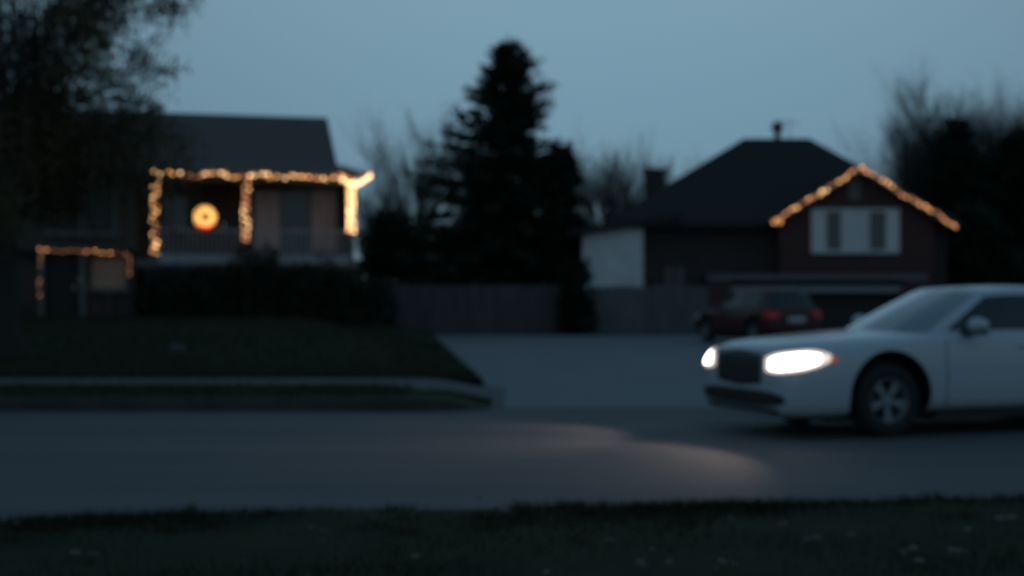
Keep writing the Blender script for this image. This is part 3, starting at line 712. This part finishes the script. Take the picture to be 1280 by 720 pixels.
    patch('rear_bumper_trim', lambda u: (rx, -.6+1.2*u), lambda u: .42, lambda u: .05, (1,0,0), M['black'])
    patch('front_lip', lambda u: (fx, -.72+1.44*u), lambda u: .262, lambda u: .022, (-1,0,0), M['black'], nv=3)
    # underbody keeps light from passing under
    MB().box((-wb-.4,-.72,.15),(.55,.72,.24)).build('underbody', M['black'], t)
    for xw in (0, -wb):
        for sd in (1, -1):
            hb = MB().lathe([(0,.0),(.13,.0),(.15,-.03),(.15,-.06),(0,-.06)], 24)
            wl = hb.build('wheel', M['black'], t, smooth=False); wl.location = (xw, sd*.775, rt); wl.rotation_euler = (0, .35+xw, 0 if sd > 0 else pi)
            MB().lathe([(.215,-.11),(rt-.05,-.115),(rt-.01,-.09),(rt,-.04),(rt,.04),(rt-.01,.09),(rt-.05,.115),(.215,.11),(.205,.0),(.215,-.11)], 48).build('tyre', M['rubber'], wl, smooth=True)
            rm = MB().lathe([(.22,.10),(.205,.105),(.195,.06),(.192,-.10),(.215,-.10)], 48); rm.lathe([(0,.075),(.045,.075),(.06,.05),(.06,.0)], 20)
            for q in range(5):
                for dlt in (-.13,.13):
                    a = 2*pi*q/5+dlt; rot = Matrix.Rotation(-a, 3, 'Y')
                    rm.box((.04,.03,-.016),(.205,.07,.016), rot)
            rm.build('rim', M['rim'], wl)
    return t
TH = R(19.5)
hx, hy = -cos(TH), -sin(TH)
wx, wy = gx(1106, 13.55), 13.55
org = (wx-.8*sin(TH), wy+.8*cos(TH), 0)
car = make_car('white car driving left with both headlights on, cut by the right edge', M['paint'], False, True, org, pi+TH)
# parked red car, seen from behind at an angle
ra = R(21); hd = Vector((-sin(ra), cos(ra), 0))
rc = Vector((gx(996, 38.2), 38.2, 0)); ro = rc+hd*3.47
make_car('dark red hatchback parked on the side street, facing away', M['redpaint'], True, False, ro, pi/2+ra)

# headlight beams (real lamps of the white car)
for sd in (1, -1):
    l = bpy.data.lights.new('headlight_beam', 'SPOT'); l.energy = 72; l.color = (1,.76,.66); l.spot_size = R(44); l.spot_blend = .8; l.shadow_soft_size = .06
    o = bpy.data.objects.new('headlight_beam', l); COL.objects.link(o); o.parent = car
    o.location = (1.16, sd*.62, .70); d = Vector((1, .30 if sd > 0 else -.05, -.30)); o.rotation_euler = d.to_track_quat('-Z', 'Y').to_euler(); o.scale = (2.6, 1, 1)

# ------------------------------------------------------------------ sky, sun, camera
w = bpy.data.worlds.new('World'); sc.world = w; w.use_nodes = True; nt = w.node_tree
bg = nt.nodes['Background']; sky = nt.nodes.new('ShaderNodeTexSky'); sky.sky_type = 'NISHITA'; sky.sun_disc = False
sky.sun_elevation = R(8.0); sky.sun_rotation = R(180); sky.altitude = 100; sky.air_density = 1.0; sky.dust_density = 0.0; sky.ozone_density = 3.0
# thin even dusk overcast over the clear sky: a little deeper in tone down at the horizon
tc = nt.nodes.new('ShaderNodeTexCoord'); sp = nt.nodes.new('ShaderNodeSeparateXYZ'); cr = nt.nodes.new('ShaderNodeValToRGB')
nt.links.new(tc.outputs['Generated'], sp.inputs[0]); nt.links.new(sp.outputs['Z'], cr.inputs['Fac'])
cr.color_ramp.elements[0].position = .0; cr.color_ramp.elements[0].color = (.70,1.45,2.35,1)
cr.color_ramp.elements[1].position = .20; cr.color_ramp.elements[1].color = (1.62,2.70,3.35,1)
ml = nt.nodes.new('ShaderNodeVectorMath'); ml.operation = 'SCALE'; ml.inputs['Scale'].default_value = .15
ad = nt.nodes.new('ShaderNodeVectorMath'); ad.operation = 'ADD'
nt.links.new(sky.outputs[0], ml.inputs[0]); nt.links.new(ml.outputs[0], ad.inputs[0]); nt.links.new(cr.outputs[0], ad.inputs[1])
e3 = cr.color_ramp.elements.new(.85); e3.color = (.70,1.60,2.60,1)
dt = nt.nodes.new('ShaderNodeVectorMath'); dt.operation = 'DOT_PRODUCT'; dt.inputs[1].default_value = Vector((.06,.97,.19)).normalized()
nt.links.new(tc.outputs['Generated'], dt.inputs[0])
mr = nt.nodes.new('ShaderNodeMapRange'); mr.inputs['From Min'].default_value = .90; mr.inputs['From Max'].default_value = 1.0
mr.inputs['To Min'].default_value = .72; mr.inputs['To Max'].default_value = 1.04; nt.links.new(dt.outputs['Value'], mr.inputs['Value'])
m2 = nt.nodes.new('ShaderNodeVectorMath'); m2.operation = 'SCALE'; nt.links.new(ad.outputs[0], m2.inputs[0]); nt.links.new(mr.outputs[0], m2.inputs['Scale'])
nt.links.new(m2.outputs[0], bg.inputs['Color']); bg.inputs['Strength'].default_value = .1
sl = bpy.data.lights.new('sun', 'SUN'); sl.energy = .02; sl.angle = R(15); sl.color = (1,.9,.8)
so = bpy.data.objects.new('sun', sl); COL.objects.link(so); so.rotation_euler = (R(82), 0, 0)
cam = bpy.data.cameras.new('camera'); co = bpy.data.objects.new('camera', cam); COL.objects.link(co); sc.camera = co
cam.sensor_width = 36; cam.lens = 36*F/1280; cam.clip_end = 3000; cam.clip_start = .05
co.location = (0, 0, CH); co.rotation_euler = (R(90)+math.atan((HZ-360)/F), 0, 0)
cam.dof.use_dof = True; cam.dof.focus_distance = 2.4; cam.dof.aperture_fstop = 3.0; cam.dof.aperture_blades = 0
sc.view_settings.view_transform = 'Standard'; sc.view_settings.look = 'None'; sc.view_settings.gamma = 1; sc.view_settings.exposure = 0
sc.cycles.use_denoising = True
try: sc.cycles.denoiser = 'OPENIMAGEDENOISE'
except Exception: pass
sc.cycles.use_adaptive_sampling = False
sc.cycles.sample_clamp_indirect = 4; sc.cycles.max_bounces = 5
